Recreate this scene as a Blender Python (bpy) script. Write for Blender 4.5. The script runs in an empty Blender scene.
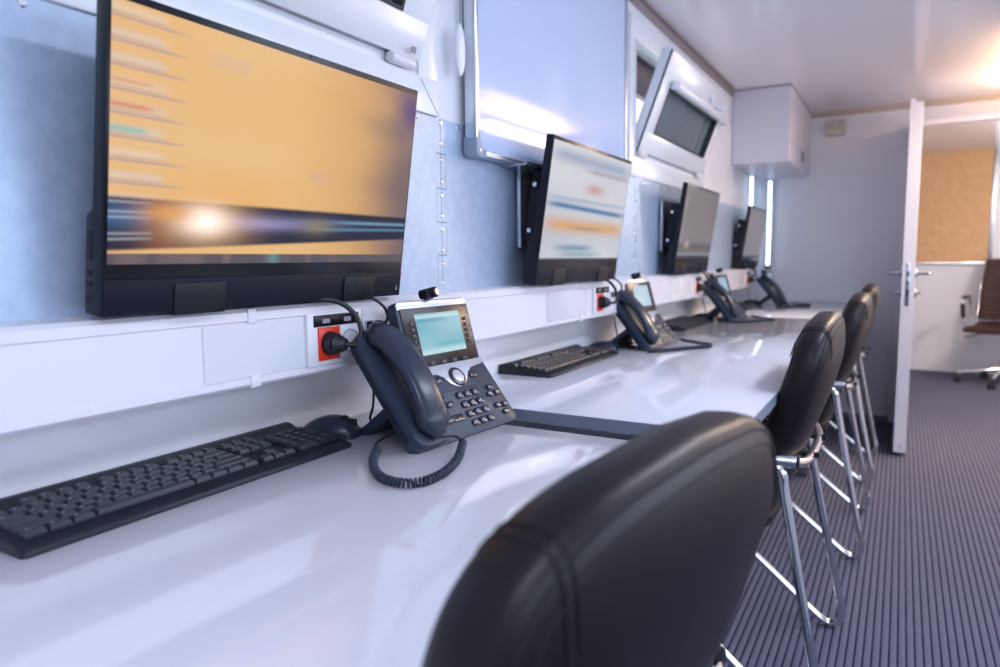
import bpy, bmesh, math, random
from mathutils import Vector, Matrix, Euler
random.seed(7)
PI = math.pi
CZ = 1.03                      # camera height; heights below are above the floor
D = bpy.data
COL = bpy.context.scene.collection
sc = bpy.context.scene

# ------------------------------------------------------------------ materials
def mat(name, col, rough=.5, metal=0., spec=.5, coat=0., emis=None, estr=0.):
    m = D.materials.new(name); m.use_nodes = True
    b = m.node_tree.nodes['Principled BSDF']
    b.inputs['Base Color'].default_value = (*col, 1)
    b.inputs['Roughness'].default_value = rough
    b.inputs['Metallic'].default_value = metal
    b.inputs['Specular IOR Level'].default_value = spec
    b.inputs['Coat Weight'].default_value = coat
    b.inputs['Coat Roughness'].default_value = .08
    if emis:
        b.inputs['Emission Color'].default_value = (*emis, 1)
        b.inputs['Emission Strength'].default_value = estr
    return m
def nodes(m): return m.node_tree.nodes, m.node_tree.links, m.node_tree.nodes['Principled BSDF']
def add_bump(m, scale=40, strength=.1, dist=.002, detail=3, coord='Object'):
    n, l, b = nodes(m)
    tc = n.new('ShaderNodeTexCoord'); t = n.new('ShaderNodeTexNoise'); bp = n.new('ShaderNodeBump')
    t.inputs['Scale'].default_value = scale; t.inputs['Detail'].default_value = detail
    bp.inputs['Strength'].default_value = strength; bp.inputs['Distance'].default_value = dist
    l.new(tc.outputs[coord], t.inputs['Vector']); l.new(t.outputs['Fac'], bp.inputs['Height'])
    l.new(bp.outputs['Normal'], b.inputs['Normal'])
    return m
def vary(m, c1, c2, scale=5, detail=3, lo=.35, hi=.65, coord='Object'):
    n, l, b = nodes(m)
    tc = n.new('ShaderNodeTexCoord'); t = n.new('ShaderNodeTexNoise'); r = n.new('ShaderNodeValToRGB')
    t.inputs['Scale'].default_value = scale; t.inputs['Detail'].default_value = detail
    r.color_ramp.elements[0].color = (*c1, 1); r.color_ramp.elements[1].color = (*c2, 1)
    r.color_ramp.elements[0].position = lo; r.color_ramp.elements[1].position = hi
    l.new(tc.outputs[coord], t.inputs['Vector']); l.new(t.outputs['Fac'], r.inputs['Fac'])
    l.new(r.outputs['Color'], b.inputs['Base Color'])
    return m

M = {}
M['wall'] = add_bump(mat('white_wall_paint', (.80, .80, .85), .35), 3, .08, .004)
M['wall_low'] = add_bump(mat('white_glossy_wall_panel', (.84, .83, .87), .16), 4, .25, .006)
M['ceiling'] = add_bump(mat('glossy_ceiling_panel', (.80, .77, .82), .15), 2.5, .06, .004)
M['trim'] = mat('taupe_trim', (.30, .25, .26), .5)
M['sheet'] = vary(mat('galvanised_sheet', (.45, .55, .71), .36, .30), (.42, .52, .68), (.48, .58, .74), 45, 4)
M['steel'] = mat('polished_rivet', (.75, .78, .82), .2, 1)
M['groove'] = mat('dark_seam', (.10, .12, .16), .6)
M['plastic'] = mat('white_plastic', (.75, .73, .78), .3)
M['plastic2'] = mat('clear_tape_over_white', (.70, .70, .76), .12, coat=.6)
M['line'] = mat('grey_gap', (.30, .29, .34), .6)
M['pvc'] = mat('white_window_plastic', (.80, .81, .86), .25)
M['gasket'] = mat('black_gasket', (.02, .03, .03), .5)
M['alu'] = mat('brushed_aluminium', (.62, .65, .70), .25, .9)
M['alu_grey'] = mat('grey_corner_plastic', (.32, .37, .46), .4)
M['board'] = mat('whiteboard_enamel', (.52, .61, .82), .045)
M['desk'] = add_bump(mat('white_gloss_desktop', (.78, .78, .85), .07, coat=.4), 6, .03, .002)
M['deskedge'] = mat('grey_edge_band', (.22, .25, .32), .35)
M['legsteel'] = mat('grey_steel_leg', (.30, .31, .35), .3, .8)
M['chrome'] = mat('chrome', (.78, .79, .82), .09, 1)
M['leather'] = add_bump(mat('black_leather', (.010, .006, .008), .40, spec=.28), 180, .12, .0015)
M['thread'] = mat('dark_thread', (.006, .005, .008), .7)
M['black'] = mat('black_plastic', (.006, .007, .012), .42, spec=.3)
M['blackg'] = mat('black_gloss_plastic', (.004, .004, .007), .30, spec=.3)
M['chin'] = mat('charcoal_plastic', (.006, .007, .016), .5, spec=.18)
M['kb'] = mat('keyboard_charcoal', (.012, .015, .024), .40, spec=.35)
M['key'] = mat('keycap_charcoal', (.018, .022, .034), .40, spec=.4)
M['legend'] = mat('keycap_legend', (.45, .55, .62), .5)
M['phone'] = mat('charcoal_phone_plastic', (.030, .044, .075), .40, spec=.35)
M['phonekey'] = mat('phone_key', (.018, .022, .036), .25)
M['handset'] = mat('charcoal_handset', (.024, .033, .056), .26, spec=.4)
M['silver'] = mat('silver_plastic', (.60, .62, .68), .28, .5)
M['bezel'] = mat('dark_brown_gloss_bezel', (.018, .008, .009), .28, spec=.3)
M['red'] = mat('red_socket_plastic', (.75, .035, .012), .35)
M['rubber'] = mat('black_rubber', (.010, .011, .016), .45)
M['redlens'] = mat('red_icon', (.6, .03, .02), .4)
M['door'] = mat('white_door_lacquer', (.82, .80, .86), .3)
M['steelh'] = mat('satin_steel', (.55, .55, .58), .25, 1)
M['ac'] = mat('lavender_white_cabinet', (.66, .65, .73), .45)
M['trim2'] = mat('beige_trim', (.50, .43, .38), .5)
M['cream'] = mat('aged_cream_plastic', (.52, .52, .44), .5)
M['base'] = mat('grey_skirting', (.20, .19, .23), .5)
M['dark'] = mat('dark_recess', (.01, .01, .012), .7)
M['cork'] = vary(mat('ochre_cork', (.50, .26, .10), .8), (.66, .38, .19), (.72, .44, .24), 25, 5)
M['brown'] = mat('brown_ribbed_leather', (.035, .014, .011), .3)
M['paper'] = mat('white_paper', (.80, .80, .82), .6)
M['ink'] = mat('grey_print', (.35, .36, .40), .7)
M['ledtube'] = mat('lit_tube', (.8, .85, .9), .3, emis=(.62, .80, 1.), estr=3.2)
M['lamp'] = mat('lamp_diffuser', (.9, .9, .9), .4, emis=(1., .90, .78), estr=14)
M['fillw'] = mat('fill_diffuser_cool', (.9, .9, .9), .4, emis=(.80, .87, 1.), estr=8)

def glass(name, tint, opacity):
    m = D.materials.new(name); m.use_nodes = True
    n, l = m.node_tree.nodes, m.node_tree.links; n.clear()
    o = n.new('ShaderNodeOutputMaterial'); t = n.new('ShaderNodeBsdfTransparent'); g = n.new('ShaderNodeBsdfGlossy')
    fr = n.new('ShaderNodeFresnel'); fr.inputs['IOR'].default_value = 1.5
    d = n.new('ShaderNodeBsdfDiffuse'); d.inputs['Color'].default_value = (*tint, 1)
    mx = n.new('ShaderNodeMixShader'); mx2 = n.new('ShaderNodeMixShader')
    t.inputs['Color'].default_value = (.8, .9, .9, 1); g.inputs['Roughness'].default_value = .03
    mx.inputs['Fac'].default_value = opacity
    l.new(t.outputs[0], mx.inputs[1]); l.new(d.outputs[0], mx.inputs[2])
    l.new(fr.outputs[0], mx2.inputs['Fac']); l.new(mx.outputs[0], mx2.inputs[1]); l.new(g.outputs[0], mx2.inputs[2])
    l.new(mx2.outputs[0], o.inputs['Surface'])
    return m
M['glass'] = glass('window_glass', (.30, .36, .40), .55)

def carpet():
    m = mat('ribbed_carpet', (.1, .1, .13), .95, spec=.05)
    n, l, b = nodes(m)
    tc = n.new('ShaderNodeTexCoord'); sx = n.new('ShaderNodeSeparateXYZ')
    l.new(tc.outputs['Object'], sx.inputs[0])
    nz = n.new('ShaderNodeTexNoise'); nz.inputs['Scale'].default_value = 260; nz.inputs['Detail'].default_value = 3
    l.new(tc.outputs['Object'], nz.inputs['Vector'])
    def mth(op, a, bb=None):
        k = n.new('ShaderNodeMath'); k.operation = op
        for i, v in ((0, a), (1, bb)):
            if v is None: continue
            if isinstance(v, (int, float)): k.inputs[i].default_value = v
            else: l.new(v, k.inputs[i])
        return k.outputs[0]
    jit = mth('MULTIPLY', mth('SUBTRACT', nz.outputs['Fac'], .5), .006)
    x = mth('ADD', sx.outputs['X'], jit)
    s = mth('ADD', mth('MULTIPLY', mth('SINE', mth('MULTIPLY', x, 2*PI/.0195)), .5), .5)   # rib profile 0..1
    r = n.new('ShaderNodeValToRGB'); l.new(s, r.inputs['Fac'])
    e = r.color_ramp.elements
    e[0].position = .07; e[0].color = (.014, .019, .040, 1)
    e[1].position = .20; e[1].color = (.142, .150, .205, 1)
    n2 = n.new('ShaderNodeTexNoise'); n2.inputs['Scale'].default_value = 420; n2.inputs['Detail'].default_value = 2
    l.new(tc.outputs['Object'], n2.inputs['Vector'])
    r2 = n.new('ShaderNodeValToRGB'); l.new(n2.outputs['Fac'], r2.inputs['Fac'])
    r2.color_ramp.elements[0].position = .35; r2.color_ramp.elements[0].color = (.55, .55, .6, 1)
    r2.color_ramp.elements[1].position = .65; r2.color_ramp.elements[1].color = (1.35, 1.28, 1.3, 1)
    mx = n.new('ShaderNodeMixRGB'); mx.blend_type = 'MULTIPLY'; mx.inputs['Fac'].default_value = 1
    l.new(r.outputs['Color'], mx.inputs[1]); l.new(r2.outputs['Color'], mx.inputs[2])
    l.new(mx.outputs[0], b.inputs['Base Color'])
    bp = n.new('ShaderNodeBump'); bp.inputs['Strength'].default_value = .35; bp.inputs['Distance'].default_value = .004
    l.new(mth('ADD', s, mth('MULTIPLY', nz.outputs['Fac'], .5)), bp.inputs['Height']); l.new(bp.outputs['Normal'], b.inputs['Normal'])
    return m
M['carpet'] = carpet()

# ------------------------------------------------------------------ mesh helpers
class B:
    def __init__(s): s.bm = bmesh.new()
    def box(s, lo, hi, bev=0., seg=2):
        r = bmesh.ops.create_cube(s.bm, size=1)
        vs = r['verts']
        for v in vs:
            v.co = Vector([(lo[i]+hi[i])/2 + v.co[i]*(hi[i]-lo[i]) for i in range(3)])
        if bev > 0:
            es = list({e for v in vs for e in v.link_edges})
            bmesh.ops.bevel(s.bm, geom=es, offset=bev, segments=seg, profile=.5, affect='EDGES')
        return s
    def cyl(s, p0, p1, r, r2=None, seg=20, bev=0):
        p0, p1 = Vector(p0), Vector(p1); d = p1-p0
        q = Vector((0, 0, 1)).rotation_difference(d.normalized()).to_matrix().to_4x4()
        mt = Matrix.Translation((p0+p1)/2) @ q
        res = bmesh.ops.create_cone(s.bm, cap_ends=True, segments=seg, radius1=r, radius2=r if r2 is None else r2, depth=d.length, matrix=mt)
        if bev:
            es = [e for e in {e for v in res['verts'] for e in v.link_edges} if any(len(f.verts) > 4 for f in e.link_faces)]
            bmesh.ops.bevel(s.bm, geom=es, offset=bev, segments=2, profile=.5, affect='EDGES')
        return s
    def tube(s, pts, r, seg=10, closed=False):
        pts = [Vector(p) for p in pts]; n = len(pts); rings = []
        up = None
        for i, p in enumerate(pts):
            a = pts[(i-1) % n] if (i > 0 or closed) else p
            b = pts[(i+1) % n] if (i < n-1 or closed) else p
            t = (b-a).normalized()
            if up is None:
                up = Vector((0, 0, 1)) if abs(t.z) < .9 else Vector((1, 0, 0))
            u = (up - t*up.dot(t)).normalized(); up = u; w = t.cross(u)
            rr = r[i] if isinstance(r, (list, tuple)) else r
            rings.append([s.bm.verts.new(p + (u*math.cos(2*PI*k/seg)+w*math.sin(2*PI*k/seg))*rr) for k in range(seg)])
        m = n if closed else n-1
        for i in range(m):
            A, C = rings[i], rings[(i+1) % n]
            for k in range(seg):
                s.bm.faces.new((A[k], A[(k+1) % seg], C[(k+1) % seg], C[k]))
        if not closed:
            s.bm.faces.new(rings[0][::-1]); s.bm.faces.new(rings[-1])
        return s
    def prism(s, poly, f, a, b, bev=0):
        """poly of 2-D points; f(u, v, w) -> 3-D; extruded from w=a to w=b"""
        A = [s.bm.verts.new(f(u, v, a)) for u, v in poly]; C = [s.bm.verts.new(f(u, v, b)) for u, v in poly]
        n = len(poly)
        fs = [s.bm.faces.new(A[::-1]), s.bm.faces.new(C)]
        for k in range(n): fs.append(s.bm.faces.new((A[k], A[(k+1) % n], C[(k+1) % n], C[k])))
        if bev:
            es = list(set(fs[0].edges) | set(fs[1].edges))
            bmesh.ops.bevel(s.bm, geom=es, offset=bev, segments=2, profile=.5, affect='EDGES')
        return s
    def loft(s, rings, cap=True):
        R = [[s.bm.verts.new(p) for p in ring] for ring in rings]
        n = len(R[0])
        for A, C in zip(R, R[1:]):
            for k in range(n): s.bm.faces.new((A[k], A[(k+1) % n], C[(k+1) % n], C[k]))
        if cap: s.bm.faces.new(R[0][::-1]); s.bm.faces.new(R[-1])
        return s
    def map(s, f):
        for v in s.bm.verts: v.co = Vector(f(v.co))
        return s
    def build(s, name, m, parent=None, loc=(0, 0, 0), rot=(0, 0, 0), smooth=True, angle=40):
        bmesh.ops.recalc_face_normals(s.bm, faces=s.bm.faces)
        if smooth:
            for f in s.bm.faces: f.smooth = True
            for e in s.bm.edges:
                if len(e.link_faces) == 2 and e.calc_face_angle(0) > math.radians(angle): e.smooth = False
        me = D.meshes.new(name); s.bm.to_mesh(me); s.bm.free()
        for mm in (m if isinstance(m, list) else [m]): me.materials.append(mm)
        o = D.objects.new(name, me); COL.objects.link(o)
        o.location = loc; o.rotation_euler = rot
        if parent: o.parent = parent
        return o

def thing(name, label, cat, loc=(0, 0, 0), rot=(0, 0, 0), group=None, kind=None):
    o = D.objects.new(name, None); COL.objects.link(o)
    o.empty_display_size = .05
    o.location = loc; o.rotation_euler = rot
    tag(o, label, cat, group, kind); return o
def tag(o, label=None, cat=None, group=None, kind=None):
    if label: o['label'] = label
    if cat: o['category'] = cat
    if group: o['group'] = group
    if kind: o['kind'] = kind
    return o
def struct(o, label=None, cat=None):
    return tag(o, label, cat, kind='structure')
KIDS = {}
def copy_tree(o, label, loc, rot=None):
    def rec(a, par):
        c = a.copy(); COL.objects.link(c); c.parent = par
        for ch in [x for x in D.objects if x.parent == a]: rec(ch, c)
        return c
    c = rec(o, None); c.location = loc
    if rot is not None: c.rotation_euler = rot
    c['label'] = label
    return c

def smoothpath(pts, n=8):
    """Catmull-Rom through points"""
    P = [Vector(p) for p in pts]; P = [2*P[0]-P[1]] + P + [2*P[-1]-P[-2]]; out = []
    for i in range(1, len(P)-2):
        for k in range(n):
            t = k/n; a, b, c, d = P[i-1], P[i], P[i+1], P[i+2]
            out.append(.5*((2*b)+(-a+c)*t+(2*a-5*b+4*c-d)*t*t+(-a+3*b-3*c+d)*t**3))
    out.append(P[-2]); return out
def roundrect(w, h, r, n=5, cx=0, cy=0):
    o = []
    for sx, sy, a0 in ((1, 1, 0), (-1, 1, 90), (-1, -1, 180), (1, -1, 270)):
        for k in range(n+1):
            a = math.radians(a0+90*k/n)
            o.append((cx+sx*(w/2-r)+r*math.cos(a), cy+sy*(h/2-r)+r*math.sin(a)))
    return o

# ------------------------------------------------------------------ room shell
WL = -.84; CE = 1.934; YP = 4.90; YB = 7.32; XR = 1.35; Y0 = -1.6
o = B().box((-1.0, Y0-.1, -.06), (2.2, YB+.1, 0)).build('floor', M['carpet'], smooth=False)
struct(o, 'blue grey ribbed carpet floor', 'floor')
o = B().box((-1.0, Y0-.1, CE), (2.2, YB+.1, CE+.06)).build('ceiling', M['ceiling'], smooth=False)
struct(o, 'glossy pale ceiling panels', 'ceiling')

# left wall: lower glossy lining, upper wall with two window openings
WIN = [dict(y0=.21, y1=1.133), dict(y0=2.397, y1=3.31)]
ZB, ZT = CZ+.392, CZ+.800
wl = thing('wall_left', 'white left wall carrying the sheet metal cladding', 'wall'); struct(wl)
b = B().box((WL-.12, Y0, 0), (-.885, YP+.1, CZ-.165))
b.build('lower_lining', M['wall_low'], wl, smooth=False)
b = B()
b.box((WL-.12, Y0, CZ-.165), (WL, YP+.1, ZB)); b.box((WL-.12, Y0, ZT), (WL, YP+.1, CE))
ys = [Y0, WIN[0]['y0'], WIN[0]['y1'], WIN[1]['y0'], WIN[1]['y1'], YP+.1]
for i in (0, 2, 4): b.box((WL-.12, ys[i], ZB), (WL, ys[i+1], ZT))
b.build('upper_wall', M['wall'], wl, smooth=False)
# galvanised sheets with rivets
ZS0, ZS1 = CZ-.062, CZ+.291
seams = [-1.2, 0., 1.205, 2.41, 3.61, 4.42]
for i in range(5):
    a, c = seams[i], seams[i+1]
    sh = B().box((WL, a+.0008, ZS0), (WL+.004, c-.0008, ZS1), .0006, 1).build('sheet_panel', M['sheet'], wl, smooth=False)
    pts = []
    zz = [.282, .240, .207, .163, .135, .093, .065, .022, -.006, -.046]
    if i > 0: pts += [(a+.001, z) for z in zz]
    y = a+.065
    while y < c-.05: pts.append((y, .282)); y += .118
    for (yy, z) in pts:
        if yy < .3: continue
        B().cyl((WL+.003, yy, CZ+z), (WL+.0065, yy, CZ+z), .0066, .0040, 12).build('rivet', M['steel'], sh)
    if i > 0:
        b = B()
        for k, z in enumerate((.220, .149, .080, .012)):
            b.box((WL+.0041, a-.017, CZ+z-.0008), (WL+.0046, a+.017, CZ+z+.0008))
            s = -.017 if k % 2 else .017
            z2 = (.220, .149, .080, .012, -.06)[k+1]
            b.box((WL+.0041, a+s-.0002, CZ+z2), (WL+.0043, a+s+.0002, CZ+z))
        b.build('notch_line', M['groove'], sh, smooth=False)
# trims along the ceiling
o = B().box((WL, Y0, CE-.037), (WL+.006, YP, CE)).box((WL, Y0, CE-.008), (WL+.022, YP, CE), .002).build('trim_1', M['trim'], smooth=False)
struct(o, 'taupe trim strip between left wall and ceiling', 'trim')
# partition with the doorway
pw = thing('wall_far', 'white partition wall with a doorway at its right', 'wall'); struct(pw)
b = B().box((-1., YP, 0), (-.02, YP+.06, CE)); b.box((.92, YP, 0), (XR+.1, YP+.06, CE)); b.box((-.02, YP, CZ+.80), (.92, YP+.06, CE))
b.build('partition', M['wall'], pw, smooth=False)
b = B().box((-.035, YP-.012, 0), (.0, YP+.07, CZ+.804), .002).box((.88, YP-.012, 0), (.93, YP+.07, CZ+.80), .002).box((-.0345, YP-.0112, CZ+.772), (.9295, YP+.0692, CZ+.806), .002)
b.build('door_frame', M['door'], pw, smooth=False)
o = B().box((-.86, YP-.012, CE-.030), (XR, YP, CE), .002).box((-.86, YP-.022, CE-.012), (XR, YP, CE), .002).build('trim_2', M['trim2'], smooth=False)
struct(o, 'thin trim strip between partition and ceiling', 'trim')
o = B().box((-.885, YP-.010, 0), (-.036, YP, .035), .002).build('baseboard_far', M['base'], smooth=False)
struct(o, 'grey skirting at the foot of the partition', 'baseboard')
o = B().box((-1., YB, 0), (2.2, YB+.08, CE)).build('wall_back', M['wall'], smooth=False); struct(o, 'pale end wall of the room behind the doorway', 'wall')
RW = (-1.0, 3.0, .95, 1.62)
o = B().box((XR, Y0, 0), (XR+.08, YP, RW[2])).box((XR, Y0, RW[3]), (XR+.08, YP, CE)).box((XR, Y0, RW[2]), (XR+.08, RW[0], RW[3])).box((XR, RW[1], RW[2]), (XR+.08, YP, RW[3])).box((2.1, YP, 0), (2.2, YB, CE)).build('wall_right', M['wall'], smooth=False); struct(o, 'white right wall', 'wall')
o = B().box((-1.06, YP+.06, 0), (-.96, YB, CE)).build('wall_side', M['wall'], smooth=False); struct(o, 'side wall of the back room', 'wall')
o = B().box((-1., Y0-.08, 0), (XR+.08, Y0, CE)).build('wall_front', M['wall'], smooth=False); struct(o, 'white wall behind the viewer', 'wall')

# ------------------------------------------------------------------ windows
def window(n, y0, y1, label):
    w = thing('window_%d' % n, label, 'window', ((WL), y0, ZB)); struct(w)
    L = y1-y0; H = ZT-ZB; tb = .101
    # outer frame bars around the opening, local x outward from the wall, y along, z up
    fr = B(); t = .06
    prof = lambda lo, hi: fr.box(lo, hi, .003)
    prof((-.05, -t+.0006, -tb), (.010, L+t-.0006, -.030)); prof((-.05, -t+.0006, -.05), (-.022, L+t-.0006, .004)); prof((-.05, -t+.0006, H-.045), (.010, L+t-.0006, H+.035))
    prof((-.05, -t, -tb), (.0095, .004, H+.034)); prof((-.05, L-.004, -tb), (.0095, L+t, H+.034))
    fr.build('window_frame', M['pvc'], w)
    # mitre joints drawn in the corners
    mt = B()
    for (ya, yb) in ((0, -t), (L, L+t)):
        mt.tube([(.0102, ya, -.038), (.0102, yb, -tb)], .0007, 6)
    mt.build('mitre_joint', M['line'], w)
    gk = B().box((-.049, .004, .004), (-.02, .012, H-.045)).box((-.049, L-.012, .004), (-.02, L-.004, H-.045)).box((-.049, .004, .004), (-.02, L-.004, .012))
    gk.build('gasket', M['gasket'], w, smooth=False)
    B().box((-.11, .0, H-.16), (-.085, L, H+.03)).build('outer_shutter', M['trim'], w, smooth=False)
    # tilted sash, hinged along the bottom
    s = B(); SW = L-.022; SH = .347; bar = .085; bb = .072; bt = .095
    for lo, hi in (((0, .0007, 0), (.045, SW-.0007, bb)), ((0, .0007, SH-bt), (.045, SW-.0007, SH)), ((.0005, 0, .0006), (.0445, bar, SH-.0006)), ((.0005, SW-bar, .0006), (.0445, SW, SH-.0006))):
        s.box(lo, hi, .004)
    sash = s.build('sash', M['pvc'], w, loc=(-.024, .011, .004), rot=(0, math.radians(20.5), 0))
    g = B()
    g.box((.012, bar-.002, bb-.002), (.018, SW-bar+.002, SH-bt+.002)); g.build('pane', M['glass'], sash, smooth=False)
    k = B()
    for lo, hi in (((.020, bar-.001, bb-.001), (.0462, SW-bar+.001, bb+.005)), ((.020, bar-.001, SH-bt-.005), (.0462, SW-bar+.001, SH-bt+.001)),
                   ((.020, bar-.001, bb), (.0462, bar+.005, SH-bt)), ((.020, SW-bar-.005, bb), (.0462, SW-bar+.001, SH-bt)), ((.034, -.0010, 0), (.040, .0005, SH))):
        k.box(lo, hi)
    k.build('gasket', M['gasket'], sash, smooth=False)
    c = B().cyl((.066, bar-.01, SH-bt-.004), (.066, SW-.012, SH-bt-.004), .0145, seg=24, bev=.002)
    c.box((.046, bar-.005, SH-bt-.018), (.066, SW-.017, SH-bt+.008), .003); c.build('blind_cassette', M['pvc'], sash)
    c = B().box((.081, SW*.78, SH-bt-.030), (.087, SW*.78+.010, SH-bt+.035), .002).box((.046, SW*.78-.008, SH-bt+.022), (.087, SW*.78+.018, SH-bt+.033), .002)
    c.cyl((.046, SW*.66, SH-bt+.045), (.062, SW*.66, SH-bt+.045), .016, seg=16, bev=.003)
    c.build('window_handle', M['pvc'], sash)
    for ya in (.02, L-.10): B().cyl((.014, ya, -.020), (.014, ya+.07, -.020), .011, seg=14, bev=.003).build('hinge', M['plastic'], w)
    st = B().box((.056, SW-.05, .01), (.0575, SW-.036, .022)).build('screw_cover', M['line'], sash)
    return w
window(1, WIN[0]['y0'], WIN[0]['y1'], 'tilted white plastic window above the nearest monitor')
window(2, WIN[1]['y0'], WIN[1]['y1'], 'tilted white plastic window beyond the whiteboard')

w3 = thing('window_3', 'wide window in the right wall', 'window', (XR, (RW[0]+RW[1])/2, RW[2])); struct(w3)
L3, H3 = (RW[1]-RW[0])/2, RW[3]-RW[2]
b = B()
for lo, hi in (((-.01, -L3, -.03), (.05, L3, .03)), ((-.01, -L3, H3-.03), (.05, L3, H3+.03)), ((-.009, -L3-.03, -.03), (.049, -L3+.03, H3+.03)), ((-.009, L3-.03, -.03), (.049, L3+.03, H3+.03)), ((-.008, -.03, 0), (.048, .03, H3))): b.box(lo, hi, .003)
b.build('window_frame', M['pvc'], w3)
ld = D.lights.new('daylight', 'AREA'); ld.shape = 'RECTANGLE'; ld.size = H3; ld.size_y = 2*L3; ld.energy = 27; ld.color = (.62, .76, 1.)
o = D.objects.new('daylight', ld); COL.objects.link(o); o.location = (XR+.10, (RW[0]+RW[1])/2, (RW[2]+RW[3])/2); o.rotation_euler = (0, math.radians(90), 0)
# chain weight hanging beside the first window
t = thing('blind_chain', 'white oval chain weight hanging left of the whiteboard', 'blind chain', (WL+.03, 1.245, CZ+.38))
b = B()
for k in range(12):
    f = k/11; a = PI*f
b.loft([[(.006*math.sin(a+.05)*math.cos(q)*1.3, .016*math.sin(a*.98+.03)*math.sin(q)*1., .105*(1-math.cos(a))/2) for q in [2*PI*j/16 for j in range(16)]] for a in [PI*(k+.3)/12.6 for k in range(13)]])
b.build('weight', M['pvc'], t)
for yy in (-.006, .006):
    b = B(); z = .09
    while z < CE-(CZ+.38)-.03:
        bmesh.ops.create_icosphere(b.bm, subdivisions=1, radius=.0017, matrix=Matrix.Translation((0, yy, z))); z += .0048
    b.build('bead_chain', M['pvc'], t)

# ------------------------------------------------------------------ whiteboard
t = thing('whiteboard', 'large glossy whiteboard with aluminium frame on the left wall', 'whiteboard', (WL+.012, 1.285, CZ+.225))
WB, HB = .935, .64
B().box((.004, .008, .008), (.024, WB-.008, HB-.008)).build('board', M['board'], t, smooth=False)
b = B()
b.box((0, 0, .03), (.030, .016, HB-.03), .004).box((0, WB-.016, .03), (.030, WB, HB-.03), .004).box((0, .03, 0), (.030, WB-.03, .014), .004).box((0, .03, HB-.014), (.030, WB-.03, HB), .004)
b.build('frame', M['alu'], t)
for (cy, cz_) in ((0, 0), (WB, 0), (0, HB), (WB, HB)):
    sy = 1 if cy == 0 else -1; sz = 1 if cz_ == 0 else -1
    b = B().prism([(0, .012), (.004, .004), (.012, 0), (.04, 0), (.04, .017), (.017, .017), (.017, .04), (0, .04)],
                  lambda u, v, w: (w, cy+sy*(u-.003), cz_+sz*(v-.003)), -.002, .033, .002)
    c = b.build('corner_cap', M['alu_grey'], t)
    B().cyl((.033, cy+sy*.010, cz_+sz*.010), (.0345, cy+sy*.010, cz_+sz*.010), .004, seg=12).build('screw', M['steel'], c)
b = B().prism([(0, 0), (.062, 0), (.066, .008), (.064, .009), (.058, .004), (0, .004)], lambda u, v, w: (u+.002, w, v-.006), .16, .62)
b.build('pen_tray', M['alu'], t)
for yy, z_ in ((.03, .04), (WB-.03, .04), (.03, HB-.04)): B().cyl((-.012, yy, z_), (.002, yy, z_), .01).build('wall_fixing', M['alu_grey'], t)

# ------------------------------------------------------------------ cable trunking
TX = -.785; TZ0, TZ1 = CZ-.174, CZ-.0605; TE = 4.36
t = thing('cable_trunking', 'long white plastic cable trunking along the left wall above desks', 'trunking', (0, 0, 0))
prof = [(WL+.0005, TZ0+.002), (TX-.004, TZ0), (TX, TZ0+.004), (TX, TZ0+.012), (TX-.003, TZ0+.0135), (TX-.003, TZ1-.0215), (TX, TZ1-.020), (TX, TZ1-.008), (TX-.006, TZ1-.003), (WL+.0005, TZ1)]
B().prism(prof, lambda u, v, w: (u, w, v), Y0, TE).build('channel', M['plastic'], t, angle=25)
for i in range(-1, 4):
    yj = .663+i*1.153*1.0
    if i < 0: continue
    B().box((TX-.012, yj-.008, TZ0-.0015), (TX+.0018, yj+.010, TZ0+.0165), .0015).build('joint_clip', M['plastic'], t)
    B().box((TX-.012, yj-.008, TZ1-.0245), (TX+.0018, yj+.006, TZ1-.0035), .0015).build('joint_clip', M['plastic'], t)
    B().box((TX-.0032, yj-.0006, TZ0+.014), (TX-.0026, yj+.0006, TZ1-.022)).build('lid_gap', M['line'], t, smooth=False)
for (ya, yb) in ((.583, .765), (1.60, 1.86)):
    q = B().box((TX-.0028, ya, TZ0+.0145), (TX-.0016, yb, TZ1-.023), .0003, 1).build('cover_sleeve', M['plastic2'], t, smooth=False)
B().box((TX-.006, TE-.002, TZ0), (TX+.002, TE+.006, TZ1-.002), .002).box((WL, TE-.002, TZ0), (TX, TE+.006, TZ1-.002), .002).build('end_cap', M['plastic'], t)

# paper notices on the trunking
def notice(ya, yb, label):
    t = thing('printed_notice', label, 'notice', (TX-.0015, (ya+yb)/2, TZ0+.058), group=None)
    w = yb-ya
    B().box((0, -w/2, -.036), (.0006, w/2, .036)).build('sheet', M['paper'], t, smooth=False)
    b = B()
    for k in range(11):
        z = .030-k*.0058; e = w/2-.012-random.random()*.03
        b.box((.0006, -w/2+.012, z-.0009), (.0008, e, z+.0009))
    b.build('printed_lines', M['ink'], t, smooth=False)
notice(2.70, 2.86, 'white printed notice on the trunking under the third monitor')
notice(3.88, 4.00, 'white printed notice on the trunking under the farthest monitor')

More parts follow.
